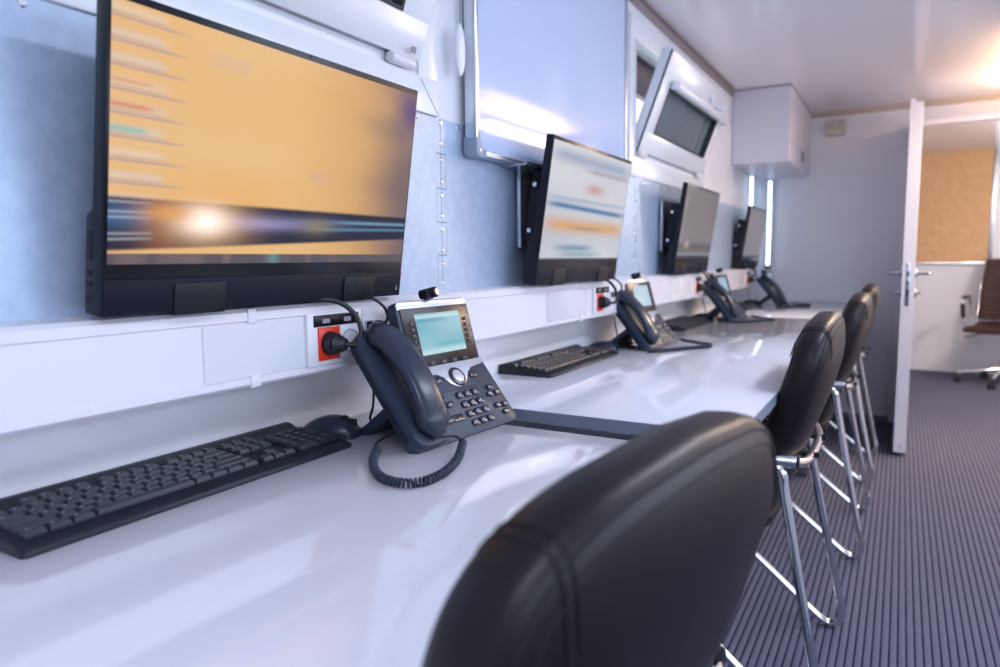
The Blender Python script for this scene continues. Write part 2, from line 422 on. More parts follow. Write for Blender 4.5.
# sockets
def socket_unit(label, y):
    t = thing('socket_unit', label, 'socket', (TX, y, TZ0+.012), group='socket plates set in the trunking')
    # local: y right, z up, x out ; plate .762-.92 with zero at .762
    B().box((-.004, 0, 0), (.004, .125, .083), .002).build('plate', M['plastic'], t)
    r = B().box((.003, .021, .008), (.007, .067, .060), .001).build('red_socket', M['red'], t)
    tag(r, 'red socket insert')
    B().cyl((.0062, .044, .034), (.0074, .044, .034), .0195, seg=24).build('socket_well', M['dark'], r)
    w = B().box((.003, .0685, .008), (.007, .113, .060), .001).build('white_socket', M['plastic'], t)
    b = B().tube([(.0072, .091+.0185*math.cos(a), .034+.0185*math.sin(a)) for a in [2*PI*k/24 for k in range(24)]], .0008, 6, closed=True)
    b.build('socket_rim', M['line'], w)
    b = B().cyl((.0065, .085, .030), (.0078, .085, .030), .0022, seg=10).cyl((.0065, .097, .030), (.0078, .097, .030), .0022, seg=10)
    b.build('socket_hole', M['dark'], w)
    s = B().box((.0035, .013, .0615), (.0065, .114, .0795), .0008).build('label_strip', M['blackg'], t)
    for ya in (.030, .078): B().box((.0065, ya, .0665), (.0068, ya+.016, .0735)).build('printed_mark', M['line'], s, smooth=False)
    B().box((-.004, .127, 0), (.004, .185, .083), .002).build('network_plate', M['plastic'], t)
    for yy in (.130, .152):
        j = B().box((.003, yy, .042), (.0075, yy+.018, .064), .001).build('network_jack', M['silver'], t)
        B().box((.0070, yy+.002, .045), (.0080, yy+.016, .061)).build('jack_opening', M['dark'], j, smooth=False)
    return t
su = socket_unit('white socket plate with red socket left of the nearest phone', .762)
SOY = [.762, .762+1.14, .762+2.285, .762+3.44]
copy_tree(su, 'white socket plate with red socket behind the second phone', (TX, SOY[1], TZ0+.012))
copy_tree(su, 'white socket plate with red socket behind the third phone', (TX, SOY[2], TZ0+.012))
copy_tree(su, 'white socket plate with red socket behind the farthest phone', (TX, SOY[3], TZ0+.012))

def power_cable(label, y):
    t = thing('power_cable', label, 'cable', (TX, y, TZ0+.012), group='monitor power cables')
    b = B().cyl((.007, .044, .034), (.022, .044, .034), .0185, .0175, 24, .002).cyl((.020, .044, .034), (.036, .050, .033), .0175, .009, 20)
    b.build('plug', M['rubber'], t)
    P = smoothpath([(.034, .049, .033), (.046, .062, .034), (.048, .072, .052), (.040, .066, .080), (.026, .045, .100), (.008, .015, .106), (-.02, -.01, .112), (-.045, -.03, .125)], 8)
    B().tube(P, .0042, 10).build('cord', M['rubber'], t)
    return t
pc = power_cable('black power cable with round plug in the nearest red socket', SOY[0])
copy_tree(pc, 'black power cable plugged into the second red socket', (TX, SOY[1], TZ0+.012))
copy_tree(pc, 'black power cable plugged into the third red socket', (TX, SOY[2], TZ0+.012))
copy_tree(pc, 'black power cable plugged into the farthest red socket', (TX, SOY[3], TZ0+.012))
def net_cable(label, y):
    t = thing('network_cable', label, 'cable', (TX, y, TZ0+.012), group='network cables')
    B().box((.0065, .153, .046), (.020, .168, .060), .001).build('connector', M['black'], t)
    P = smoothpath([(.019, .160, .053), (.030, .160, .066), (.030, .150, .086), (.015, .135, .102), (-.01, .12, .112), (-.035, .11, .125)], 8)
    B().tube(P, .0026, 8).build('cord', M['rubber'], t)
    return t
nc = net_cable('thin black cable dropping from nearest monitor to a network jack', SOY[0])
for k, l in ((1, 'thin black cable looping up to the second monitor'), (2, 'thin black cable looping up to the third monitor'), (3, 'thin black cable looping up to the farthest monitor')):
    copy_tree(nc, l, (TX, SOY[k], TZ0+.012))

# ------------------------------------------------------------------ desks
DZ = CZ-.289
def desk(label, y0, y1, x1=-.222, ch0=True, ch1=True, gap=0):
    t = thing('desk', label, 'desk', (-.55, (y0+y1)/2, 0), group='white desks along the left wall')
    X0 = -.884; Ox, Oy = -.55, (y0+y1)/2
    c = .10
    poly = [(X0, y0), (x1-.115, y0), (x1, y0+c), (x1, y1-c), (x1-.115, y1), (X0, y1)]
    if not ch0: poly[1:3] = [(x1, y0)]
    if not ch1: poly[-3:-1] = [(x1, y1)]
    f = lambda u, v, w: (u-Ox, v-Oy, w)
    top = B().prism(poly, f, DZ-.0245, DZ, .0008).build('tabletop', M['desk'], t, angle=30)
    # edge banding
    b = B(); n = len(poly)
    for i in range(n):
        (ax, ay), (bx, by) = poly[i], poly[(i+1) % n]
        d = Vector((bx-ax, by-ay)).normalized(); nn = Vector((d.y, -d.x))*.0009
        q = [f(ax, ay, 0), f(bx, by, 0)]
        vs = [Vector((q[0][0], q[0][1], DZ-.0245)), Vector((q[1][0], q[1][1], DZ-.0245))]
        lo = [v+Vector((nn.x, nn.y, 0)) for v in vs]
        hi = [v+Vector((0, 0, .0235)) for v in lo]
        A = [b.bm.verts.new(v) for v in (lo[0], lo[1], hi[1], hi[0])]; b.bm.faces.new(A)
        ins = [v-Vector((nn.x, nn.y, 0))*2 for v in (lo[0], lo[1], hi[1], hi[0])]
        C = [b.bm.verts.new(v) for v in ins]; b.bm.faces.new(C[::-1])
        for k in range(4): b.bm.faces.new((A[k], A[(k+1) % 4], C[(k+1) % 4], C[k]))
    b.build('edge_band', M['deskedge'], top, smooth=False)
    for yy in (y0+.07, y1-.07):
        for xx in (X0+.07, x1-.14):
            g = B().box((xx-.02-Ox, yy-.02-Oy, .006), (xx+.02-Ox, yy+.02-Oy, DZ-.024), .003).build('leg', M['legsteel'], t)
            B().cyl((xx-Ox, yy-Oy, 0), (xx-Ox, yy-Oy, .008), .018).build('foot', M['rubber'], g)
    b = B().box((X0+.07-Ox, y0+.055-Oy, DZ-.064), (x1-.14-Ox, y0+.085-Oy, DZ-.025), .002).box((X0+.07-Ox, y1-.085-Oy, DZ-.064), (x1-.14-Ox, y1-.055-Oy, DZ-.025), .002)
    b.box((X0+.06-Ox, y0+.06-Oy, DZ-.062), (X0+.085-Ox, y1-.06-Oy, DZ-.026), .002)
    b.build('support_frame', M['legsteel'], t)
    return t
desk('white gloss desk in the foreground bearing the nearest keyboard and phone', -1.25, 1.042)
desk('long white gloss desk in the middle with two phones', 1.170, 3.560, ch1=False)
desk('short white gloss desk against the far partition', 3.566, 4.885, ch0=False, ch1=False)

# ------------------------------------------------------------------ monitors
def lerp(a, b, t): t = max(0, min(1, t)); return tuple(a[i]+(b[i]-a[i])*t for i in range(3))
def sm(a, b, x): t = max(0, min(1, (x-a)/(b-a))); return t*t*(3-2*t)
def g2(x, s): return math.exp(-(x/s)**2)
rn = [random.random() for _ in range(4000)]
def vnoise(x, y, s=0):
    xi, yi = math.floor(x), math.floor(y); fx, fy = x-xi, y-yi
    h = lambda a, b: rn[(a*131+b*57+s*977) % 4000]
    fx = fx*fx*(3-2*fx); fy = fy*fy*(3-2*fy)
    return (h(xi, yi)*(1-fx)+h(xi+1, yi)*fx)*(1-fy)+(h(xi, yi+1)*(1-fx)+h(xi+1, yi+1)*fx)*fy
def scr1(u, v):
    c = (1.0, .56, .20)
    c = lerp(c, (1., .64, .29), vnoise(u*3, v*6, 1))
    c = lerp(c, (.80, .44, .17), sm(.45, .80, u)*.85)
    c = lerp(c, (.17, .12, .14), sm(.70, .98, u+.08*(vnoise(u*2, v*9, 2)-.5)) * (1-.25*sm(.5, .9, v))*.92)
    c = lerp(c, (.13, .06, .22), sm(.86, 1., u)*g2(v-.90, .13))
    # icon streaks at the left
    if u < .20:
        for k in range(9):
            y0 = .97-k*.088
            a = (g2(v-y0, .016)*(1 if u < .10 else sm(.14, .10, u)))*.55
            c = lerp(c, (.85, .75, .72) if k % 3 else (.95, .80, .68), a)
            y1 = y0-.030
            c = lerp(c, (.48, .36, .42), g2(v-y1, .005)*sm(.20, .12, u)*.8)
            c = lerp(c, (.60, .45, .45), g2(v-y1-.013, .004)*sm(.15, .09, u)*.7)
        c = lerp(c, (.85, .22, .08), g2(v-.62, .010)*sm(.12, .07, u)*.8)
        c = lerp(c, (.85, .26, .10), g2(v-.71, .008)*sm(.12, .07, u)*.6)
        c = lerp(c, (.25, .62, .55), g2(v-.53, .012)*sm(.10, .06, u)*.8)
    for y1 in (.46, .475, .49): c = lerp(c, (.80, .48, .36), g2(v-y1+.03, .0035)*sm(.55, .57, u)*sm(.64, .62, u))
    for y1 in (.86, .88, .90): c = lerp(c, (.75, .55, .45), g2(v-y1, .004)*sm(.22, .25, u)*sm(.36, .33, u)*.7)
    # dark band that narrows to the right
    top = .272+.002*u; bot = .052+.085*u
    inb = sm(bot-.006, bot+.010, v)*sm(top+.006, top-.012, v)
    if inb > 0:
        m = (v-bot)/(top-bot)
        d = (.010, .012, .045)
        d = lerp(d, (.42, .38, .72), g2(m-.56, .18)*sm(.10, .3, u)*sm(.85, .3, u)*.9)
        d = lerp(d, (.12, .30, .45), g2(m-.42, .05)*sm(.5, .7, u)*.9)
        d = lerp(d, (.20, .42, .60), g2(m-.66, .06)*sm(.55, .8, u)*.9)
        d = lerp(d, (.02, .16, .42), g2(m-.65, .22)*sm(.12, .08, u)*.8)
        for y1 in (.22, .32, .62, .72, .9): d = lerp(d, (.55, .62, .72), g2(m-y1, .022)*sm(.11, .09, u)*.7)
        d = lerp(d, (.35, .08, .03), g2(u-.12, .05)*.5)
        d = lerp(d, (.38, .30, .06), g2(u-.60, .06)*g2(m-.5, .25)*.55)
        c = lerp(c, d, inb)
    r = math.hypot((u-.235)/.10, (v-.190)/.095)
    c = lerp(c, (1.0, .55, .20), math.exp(-r*r*.7)*.85); c = lerp(c, (1.6, 1.35, 1.2), math.exp(-r*r*2.4))
    r2 = math.hypot((u-.14)/.06, (v-.215)/.035); c = lerp(c, (1., .45, .12), math.exp(-r2*r2)*.8)
    # task bar
    if v < .045:
        c = (.12, .10, .12)
        c = lerp(c, (.40, .25, .20), .6*max(0, vnoise(u*40, 0, 5)-.3)*sm(.75, .6, u))
        c = lerp(c, (.15, .38, .40), .7*g2(u-.45, .02))
    return c
def scr2(u, v):
    c = (.68, .72, .84)
    c = lerp(c, (.88, .90, .95), vnoise(u*1.5, v*4, 8))
    def band(c, y, h, col, a, u0=-.1, u1=1.1, tilt=0.): return lerp(c, col, a*g2(v-y-tilt*(u-.5), h)*sm(u0, u0+.25, u)*sm(u1, u1-.25, u))
    c = band(c, .90, .06, (.28, .40, .62), .8)
    c = band(c, .82, .02, (.35, .30, .40), .7, .3)
    c = band(c, .66, .050, (.72, .25, .22), .8, .32, .75)
    c = band(c, .47, .025, (.02, .20, .48), 1., tilt=-.03)
    c = band(c, .54, .02, (.25, .45, .70), .6)
    c = band(c, .31, .065, (.90, .50, .24), 1.)
    c = band(c, .29, .016, (.45, .25, .18), .6, .2, .8)
    c = band(c, .11, .030, (.10, .30, .52), .8, .05, .7)
    c = band(c, .05, .025, (.08, .35, .40), .6, .1, .8)
    if v < .02: c = (.10, .11, .16)
    return c
def scr3(u, v):
    c = (.27, .24, .24); c = lerp(c, (.34, .31, .33), vnoise(u*2, v*3, 4))
    if u < .10: c = lerp(c, (.45, .44, .46), .5*(vnoise(u*8, v*28, 3) > .55))
    c = lerp(c, (.12, .12, .16), sm(.25, .20, v)*.7)
    c = lerp(c, (.75, .60, .45), g2(u-.22, .06)*g2(v-.20, .05))
    c = lerp(c, (.45, .50, .58), g2(v-.07, .02)*.8)
    c = lerp(c, (.40, .25, .15), g2(v-.125, .012)*sm(.1, .3, u)*.7)
    if v < .035: c = (.06, .06, .09)
    return c
def scr4(u, v):
    c = (.32, .30, .35); c = lerp(c, (.40, .36, .40), vnoise(u*2, v*3, 6))
    if v < .04: c = (.10, .10, .14)
    return c
def scrp(u, v):
    c = lerp((.13, .42, .52), (.38, .64, .74), vnoise(u*1.2, v*3+1, 7))
    c = lerp(c, (.10, .32, .52), .85*g2(v-.82-.02*math.sin(u*5), .05)*sm(.9, .4, u))
    c = lerp(c, (.72, .88, .88), g2(v-.92, .035)*.8)
    c = lerp(c, (.08, .42, .48), .7*g2(v-.22, .05)*sm(.2, .5, u))
    c = lerp(c, (.55, .78, .78), g2(v-.05, .06))
    return c
def scrq(u, v):
    c = (.42, .62, .80)
    c = lerp(c, (.62, .76, .85), g2(v-.35, .22)*g2(u-.35, .3)); 
    if .3 < v < .55 and .25 < u < .75: c = lerp(c, (.45, .66, .70), .6)
    return c
def screen_mesh(name, fn, w, h, nx, ny, strength, parent, x=0, y=0, z=0, frame=None):
    """Screen picture as per-corner colour on a flat grid (screens give off light)."""
    frame = frame or (lambda a, b_: (x, y+a, z+b_))
    me = D.meshes.new(name); vs = []; fs = []
    for j in range(ny+1):
        for i in range(nx+1): vs.append(frame(w*i/nx, h*j/ny))
    for j in range(ny):
        for i in range(nx):
            a = j*(nx+1)+i; fs.append((a, a+1, a+nx+2, a+nx+1))
    me.from_pydata(vs, [], fs)
    at = me.color_attributes.new('picture', 'FLOAT_COLOR', 'POINT')
    for j in range(ny+1):
        for i in range(nx+1): at.data[j*(nx+1)+i].color = (*fn(i/nx, j/ny), 1)
    m = mat(name+'_picture', (.008, .008, .010), .45, spec=.2)
    n, l, b = nodes(m); ca = n.new('ShaderNodeVertexColor'); ca.layer_name = 'picture'
    l.new(ca.outputs['Color'], b.inputs['Emission Color']); b.inputs['Emission Strength'].default_value = strength
    me.materials.append(m)
    o = D.objects.new(name, me); COL.objects.link(o); o.parent = parent
    return o
MW, MH = .53, .349
LEAN = math.radians(8.6)
def monitor(label, x, y, fn, res, strength, z=CZ-.0597, yaw=0):
    t = thing('monitor', label, 'monitor', (x, y, z), (0, LEAN, yaw), group='monitors on the left wall')
    # side profile: thicker in the lower part
    prof = [(-.001, 0), (0, .002), (0, MH-.001), (-.001, MH), (-.016, MH), (-.018, MH-.002), (-.019, .118), (-.030, .112), (-.032, .108), (-.032, .006), (-.030, 0)]
    h = B().prism(prof, lambda u, v, w: (u, w, v), 0, MW, .0006).build('housing', M['black'], t, angle=30)
    b = B()
    for (za, zb) in ((.095, .062), (.050, .044), (.038, .032), (.022, .012)): b.box((-.028, -.0006, zb), (-.020, .0004, za))
    b.build('side_port', M['dark'], h, smooth=False)
    B().box((-.001, .001, .0005), (.0022, MW-.001, .0425), .0008).build('chin', M['chin'], t)
    B().box((-.001, .001, .0425), (.0012, MW-.001, MH-.0005), .0005).build('bezel', M['blackg'], t)
    screen_mesh('screen', fn, MW-.0085, MH-.060-.009, res[0], res[1], strength, t, .0014, .0045, .060)
    B().cyl((.0020, MW-.012, .012), (.0028, MW-.012, .012), .0018).box((.0020, MW-.013, .014), (.0026, MW-.011, .018)).build('power_button', M['silver'], t)
    B().cyl((.0012, MW/2+.02, MH-.0035), (.0018, MW/2+.02, MH-.0035), .0018, seg=10).build('lens', M['dark'], t)
    return t
MON = [(-.772, .444), (-.755, 1.466), (-.765, 2.652), (-.785, 4.030)]
monitor('large nearest monitor showing a blurred orange desktop', *MON[0], scr1, (300, 170), .82)
monitor('second monitor showing white, blue and orange bands', *MON[1], scr2, (60, 90), .72)
monitor('third monitor with dim grey brown screen', *MON[2], scr3, (50, 60), .62)
monitor('farthest monitor with plain grey screen', *MON[3], scr4, (20, 30), .6)

def mount(label, x, y):
    t = thing('monitor_mount', label, 'monitor mount', (x, y, CZ-.0597), group='monitor wall mounts')
    R = Matrix.Rotation(LEAN, 4, 'Y')
    tf = lambda c: (R @ Vector(c))[:]
    B().box((WL+.0045-x, .035, .090), (WL+.014-x, .36, .288), .002).build('wall_plate', M['alu'], t)
    a = B().box((-.066, .045, .098), (-.020, MW-.045, .270), .003).map(tf).build('carrier_box', M['black'], t)
    b = B()
    for z in (.125, .235):
        b.box((-.062, .0438, z-.010), (-.046, .0452, z+.010), .0004)
    b.map(tf).build('slot', M['dark'], a)
    b = B()
    for z in (.125, .235): b.cyl((-.054, .040, z), (-.054, .046, z), .0055, seg=12)
    b.map(tf).build('bolt', M['steel'], a)
    b = B()
    z = .16
    b.box((WL+.012-x, .10, z-.02), (-.035, .16, z+.05), .003).box((WL+.012-x, .30, z-.02), (-.035, .35, z+.05), .003)
    b.build('arm', M['black'], t)
    for (ya, yb) in ((.087, .161), (.384, .458)):
        b = B().box((.0024, ya, -.0028), (.0046, yb, .0365), .0009).box((-.045, ya, -.0030), (.0046, yb, -.0006), .0008).box((-.047, ya+.01, -.003), (-.044, yb-.01, .10), .0008)
        b.map(tf).build('hook', M['black'], t)
    return t
m0 = mount('black wall mount hooking under the nearest monitor', *MON[0])
for i, l in ((1, 'second'), (2, 'third'), (3, 'farthest')):
    x, y = MON[i]
    copy_tree(m0, 'black wall mount hooking under the %s monitor' % l, (x, y, CZ-.0597))
for o in m0.children:
    if o.name.startswith('wall_plate'): o.location.y += .10

# ------------------------------------------------------------------ keyboards
KL, KD = .475, .150
def keyboard(label, x, y, rz=0):
    """local: origin front left corner on the desk, +y along the length, -x to the wall"""
    t = thing('keyboard', label, 'keyboard', (x, y, DZ), (0, 0, rz), group='keyboards on the desks')
    prof = [(0, 0), (.0015, .003), (0, .007), (-.008, .0105), (-.012, .0105), (-.018, .0130), (-.120, .0200), (-.130, .0250), (-.140, .0255), (-.150, .022), (-.150, .002), (-.148, 0)]
    b = B(); out = []
    secs = [(0, .006, .55), (.002, .002, .8), (.006, 0, 1)]
    rings = []
    for yy, ins, zf in [(0, .006, .6), (.002, .002, .85), (.006, 0, 1), (KL-.006, 0, 1), (KL-.002, .002, .85), (KL, .006, .6)]:
        rings.append([(-.075+(u+.075)*(1-ins/.075), yy, max(0, v*zf) if v > 0 else 0.0005*(1-zf)) for u, v in prof])
    b.loft(rings).build('case', M['kb'], t, angle=35)
    # key layout in units of 19.05 mm scaled to this case
    U = (KL-.022)/22.9
    rows = []
    q = []
    def row(r, xs): 
        for (x0, w) in xs: q.append((r, x0, w))
    row(0, [(0, 1)]+[(2+i, 1) for i in range(4)]+[(6.5+i, 1) for i in range(4)]+[(11+i, 1) for i in range(4)]+[(15.4+i, 1) for i in range(3)])
    row(1.25, [(i, 1) for i in range(13)]+[(13, 2)]+[(15.4+i, 1) for i in range(3)]+[(18.8+i, 1) for i in range(4)])
    row(2.25, [(0, 1.5)]+[(1.5+i, 1) for i in range(12)]+[(13.5, 1.5)]+[(15.4+i, 1) for i in range(3)]+[(18.8+i, 1) for i in range(3)])
    row(3.25, [(0, 1.75)]+[(1.75+i, 1) for i in range(11)]+[(12.75, 2.25)]+[(18.8+i, 1) for i in range(3)])
    row(4.25, [(0, 2.25)]+[(2.25+i, 1) for i in range(10)]+[(12.25, 2.75), (16.4, 1)]+[(18.8+i, 1) for i in range(3)])
    row(5.25, [(0, 1.25), (1.25, 1.25), (2.5, 1.25), (3.75, 6.25), (10, 1.25), (11.25, 1.25), (12.5, 1.25), (13.75, 1.25)]+[(15.4+i, 1) for i in range(3)]+[(18.8, 2), (20.8, 1)])
    q.append((2.25, 21.8, 1, 2)); q.append((4.25, 21.8, 1, 2))
    def ztop(xx): return .0130+(.0200-.0130)*((-xx-.018)/.102)
    n = 0; rest = B(); restleg = B()
    pitch = .0180
    for it in sorted(q, key=lambda k: -k[0]):
        r, x0, w = it[:3]; h = it[3] if len(it) > 3 else 1
        ya = .011+x0*U+.0008; yb = .011+(x0+w)*U-.0008
        xf = -.018-(6.25-(r+h))*pitch*.90-.0006; xb = xf-(h*pitch*.90-.0018)
        zf, zb = ztop(xf), ztop(xb); H = .0062
        def keyshape(b):
            lo = [(xf, ya, zf-.001), (xf, yb, zf-.001), (xb, yb, zb-.001), (xb, ya, zb-.001)]
            md = [(xf-.0004, ya+.0004, zf+H*.35), (xf-.0004, yb-.0004, zf+H*.35), (xb+.0004, yb-.0004, zb+H*.35), (xb+.0004, ya+.0004, zb+H*.35)]
            i1 = .0022
            tp = [(xf-.0026, ya+i1, zf+H), (xf-.0026, yb-i1, zf+H), (xb+.0012, yb-i1, zb+H*.95), (xb+.0012, ya+i1, zb+H*.95)]
            b.loft([lo, md, tp])
        def leg(b):
            if w < 1.6 and h == 1:
                b.box((xb+.0052, ya+.0052, zb+H*.97), (xb+.0070, ya+.0074, zb+H*.97+.0003))
        n += 1
        if n <= 99:
            b = B(); keyshape(b); k = b.build('key', M['key'], t, smooth=False)
        else: keyshape(rest)
        leg(restleg)
    o = rest.build('key', M['key'], t, smooth=False); o['kind'] = 'stuff'
    restleg.build('key_legends', M['legend'], t, smooth=False)
    return t
k1 = keyboard('charcoal keyboard on the nearest desk below the orange screen', -.735, .329)
copy_tree(k1, 'charcoal keyboard lying left of the second phone', (-.735, 1.512, DZ))
copy_tree(k1, 'charcoal keyboard lying left of the third phone', (-.735, 2.735, DZ))
copy_tree(k1, 'charcoal keyboard lying left of the farthest phone', (-.735, 3.93, DZ))

# ------------------------------------------------------------------ mice
def mouse(label, x, y, rz):
    t = thing('mouse', label, 'computer mouse', (x, y, DZ), (0, 0, rz), group='computer mice')
    L, W, H = .108, .062, .036
    b = B(); rings = []
    for k in range(15):
        f = (k+.25)/14.5; a = PI*f
        xx = -L/2*math.cos(a); s = math.sin(a)**.55
        hh = H*(math.sin(PI*min(1, f*.92+.10))**.6)*(1-.10*f)
        w = W/2*s*(1-.10*math.cos(2*a))
        ring = []
        for j in range(20):
            q = PI*j/19; ring.append((xx, w*math.cos(q)*(abs(math.cos(q))**-.25 if abs(math.cos(q)) > .01 else 1), max(.001, hh*s*math.sin(q)**.8)))
        rings.append(ring)
    b.loft(rings).build('body', M['handset'], t, angle=60)
    B().box((-.052, -.0012, .020), (-.006, .0012, .0315), .0005).build('button_split', M['dark'], t)
    B().cyl((-.028, -.004, .0275), (-.028, .004, .0275), .008, seg=16).build('scroll_wheel', M['rubber'], t)
    return t
u1 = mouse('dark glossy mouse at the end of the nearest keyboard', -.818, .842, PI+.15)
for k, (yy, l) in enumerate(((2.030, 'dark mouse at the end of the second keyboard'), (3.268, 'dark mouse at the end of the third keyboard'), (4.46, 'dark mouse at the end of the farthest keyboard'))):
    copy_tree(u1, l, (-.808, yy, DZ))

# ------------------------------------------------------------------ desk phones
A1, A2 = math.radians(51), math.radians(74)
S1 = (-math.cos(A1), math.sin(A1)); N1 = (math.sin(A1), math.cos(A1))
S2 = (-math.cos(A2), math.sin(A2)); N2 = (math.sin(A2), math.cos(A2))
PO = (0., .006)
PO2 = (PO[0]+S1[0]*.131, PO[1]+S1[1]*.131)
def K(u, v, w): return (PO[0]+S1[0]*v+N1[0]*w, u, PO[1]+S1[1]*v+N1[1]*w)      # keypad plane: u width, v up slope, w out
def LC(u, v, w): return (PO2[0]+S2[0]*v+N2[0]*w, u, PO2[1]+S2[1]*v+N2[1]*w)   # display plane
def helix(path, R, turns, r, per=9):
    P = [Vector(p) for p in path]; Ls = [0]
    for a, c in zip(P, P[1:]): Ls.append(Ls[-1]+(c-a).length)
    T = Ls[-1]; N = int(turns*per); out = []; i = 0
    for k in range(N+1):
        s = T*k/N
        while i < len(P)-2 and Ls[i+1] < s: i += 1
        f = (s-Ls[i])/max(1e-9, Ls[i+1]-Ls[i]); p = P[i].lerp(P[i+1], f); d = (P[i+1]-P[i]).normalized()
        up = Vector((0, 0, 1)); sd = d.cross(up).normalized(); up = sd.cross(d)
        a = 2*PI*turns*k/N
        out.append(p+(sd*math.cos(a)+up*math.sin(a))*R)
    return out
def phone(label, loc, rz, cordpts, turns, scr, sstr):
    t = thing('desk_phone', label, 'desk phone', loc, (0, 0, rz), group='desk phones')
    W = .276
    # body: sloping slab behind the keypad and cradle
    body = B().prism(roundrect(W, .205, .014, 4, -W/2, .0985), K, -.016, 0, .002)
    bd = body.build('body', M['phone'], t, angle=30)
    B().prism([(-W+.012, .0), (-.012, .0), (-.012, .012), (-W+.012, .012)], lambda u, v, w: (v*0-.012-w, u, v*.6), 0, .02).build('front_foot', M['rubber'], t)
    # stand wedge behind
    st = B()
    st.prism([(-.050, .070), (-.062, .085), (-.165, .006), (-.165, 0), (-.150, 0)], lambda u, v, w: (u, w, v), -.235, -.060, .001)
    st.prism([(-.165, 0), (-.190, 0), (-.190, .004), (-.165, .007)], lambda u, v, w: (u, w, v), -.235, -.060, .001)
    st.build('stand', M['phone'], t, angle=30)
    # cradle rim on the left, carried up further
    B().prism(roundrect(.072, .215, .020, 6, -W+.036, .106), K, -.014, .012, .003).build('cradle', M['phone'], t, angle=40)
    # silver band between keypad and display
    sv = [(-.186, .122), (-.172, .117), (-.140, .116), (-.128, .108), (-.120, .094), (-.108, .086), (-.096, .084), (-.084, .087), (-.072, .097), (-.060, .109), (-.046, .117), (-.006, .121), (-.004, .136), (-.186, .136)]
    B().prism(sv, K, -.002, .0022, .0006).build('silver_band', M['silver'], t, angle=30)
    # display housing
    ds = B().prism(roundrect(.190, .124, .012, 5, -.100, .056), LC, -.020, 0, .003).build('display_housing', M['phone'], t, angle=30)
    B().prism([(-.193, .104), (-.193, .112), (-.189, .117), (-.011, .117), (-.007, .112), (-.007, .104)], LC, -.004, .0012, .0006).build('silver_top', M['silver'], ds)
    B().prism([(-.187, -.001), (-.007, -.001), (-.0075, .1055), (-.1875, .1055)], LC, -.001, .0016, .0005).build('display_bezel', M['bezel'], ds)
    screen_mesh('display_screen', scr, .119, .072, 24, 24, sstr, ds, frame=lambda a, c: LC(-.156+a, .022+c, .0019))
    # keys
    def key(u, v, w, h, pl=K, z=.0035, m='phonekey', nm='key', par=t):
        return B().prism(roundrect(w, h, min(w, h)*.25, 3, u, v), pl, 0, z, .0007).build(nm, M[m], par, angle=50)
    for i, v in enumerate((.069, .0505, .0325, .0145)):
        for j, u in enumerate((-.1155, -.094, -.0725)):
            k = key(u, v, .0155, .0125)
            B().prism([(u-.0015, v-.003), (u+.0015, v-.003), (u+.0015, v+.003), (u-.0015, v+.003)], K, .0035, .0038).build('key_mark', M['alu_grey'], k, smooth=False)
    for (u, v, w, h) in ((-.1632, .0716, .016, .010), (-.1507, .057, .016, .011), (-.172, .057, .014, .011), (-.1437, .103, .018, .011), (-.0519, .1022, .018, .011),
                         (-.0285, .0704, .014, .010), (-.0377, .0578, .014, .010), (-.016, .0571, .014, .010), (-.0354, .0328, .014, .010), (-.0141, .0313, .014, .010), (-.0233, .0173, .014, .010)):
        k = key(u, v, w, h)
        c = 'redlens' if abs(u+.0519) < 1e-4 else 'silver'
        B().prism([(u-.0025, v-.001), (u+.0025, v-.001), (u+.0025, v+.001), (u-.0025, v+.001)], K, .0035, .0038).build('key_mark', M[c], k, smooth=False)
    key(-.160, .0305, .046, .013, nm='volume_key')
    for v in (.078, .0675, .057, .0465, .036):
        for u in (-.1673, -.023): key(u, v, .0085, .0062, LC, .0032, nm='soft_key', par=ds)
    for u in (-.1378, -.1083, -.0787, -.0491): key(u, .0063, .012, .0075, LC, .0032, nm='soft_key', par=ds)
    # navigation ring
    ring = B().cyl(K(-.095, .1035, .001), K(-.095, .1035, .005), .0195, .018, 32, .001).build('navigation_ring', M['phonekey'], t)
    B().cyl(K(-.095, .1035, .005), K(-.095, .1035, .0065), .0130, .0118, 28, .0005).build('select_button', M['silver'], ring)
    # camera on top
    cm = B().cyl(LC(-.112, .118, .004), LC(-.112, .134, .004), .009, .006, 16).cyl(LC(-.112, .130, -.012), LC(-.103, .128, .018), .0085, .0095, 20, .001)
    cm = cm.build('camera', M['black'], t)
    B().cyl(LC(-.1028, .128, .0182), LC(-.1026, .128, .0192), .0055, seg=16).build('lens', M['silver'], cm)
    # handset: sculpted bar over the cradle
    HL = .213; rings = []
    N = 36
    uc = -W+.040
    for k in range(N+1):
        f = k/N; v = .004+HL*f
        e = min(1, math.sin(PI*max(.012, min(.988, f)))*3.2)**.5
        wv = .0300*(1.02-.10*math.sin(PI*f)**2)*e
        top = .034+.022*math.sin(PI*f)**.8
        bot = .010+.022*max(0, math.sin(PI*(f-.18)/.64) if .18 < f < .82 else 0)**.5
        mid = (top+bot)/2; th = max((top-bot)/2, .002)*e**.6
        ring = []
        for j in range(20):
            a = 2*PI*j/20; ca, sa = math.cos(a), math.sin(a)
            pu = wv*math.copysign(abs(ca)**.62, ca); pw = th*math.copysign(abs(sa)**.75, sa)
            ring.append(K(uc+pu, v, mid+pw))
        rings.append(ring)
    hs = B().loft(rings).build('handset', M['handset'], t, angle=60)
    B().tube([K(uc-.0300*min(1, math.sin(PI*f)*3)**.5, .004+HL*f, .021+.018*math.sin(PI*f)) for f in [k/24 for k in range(1, 24)]], .0006, 6).build('seam', M['dark'], hs)
    # coiled cord
    inv = Matrix.Rotation(-rz, 3, 'Z')
    P = [inv @ (Vector(p)-Vector(loc)) for p in cordpts]
    sp = smoothpath(P, 8)
    B().tube(helix(sp, .0050, turns, .0015), .0020, 6).build('coiled_cord', M['phone'], t)
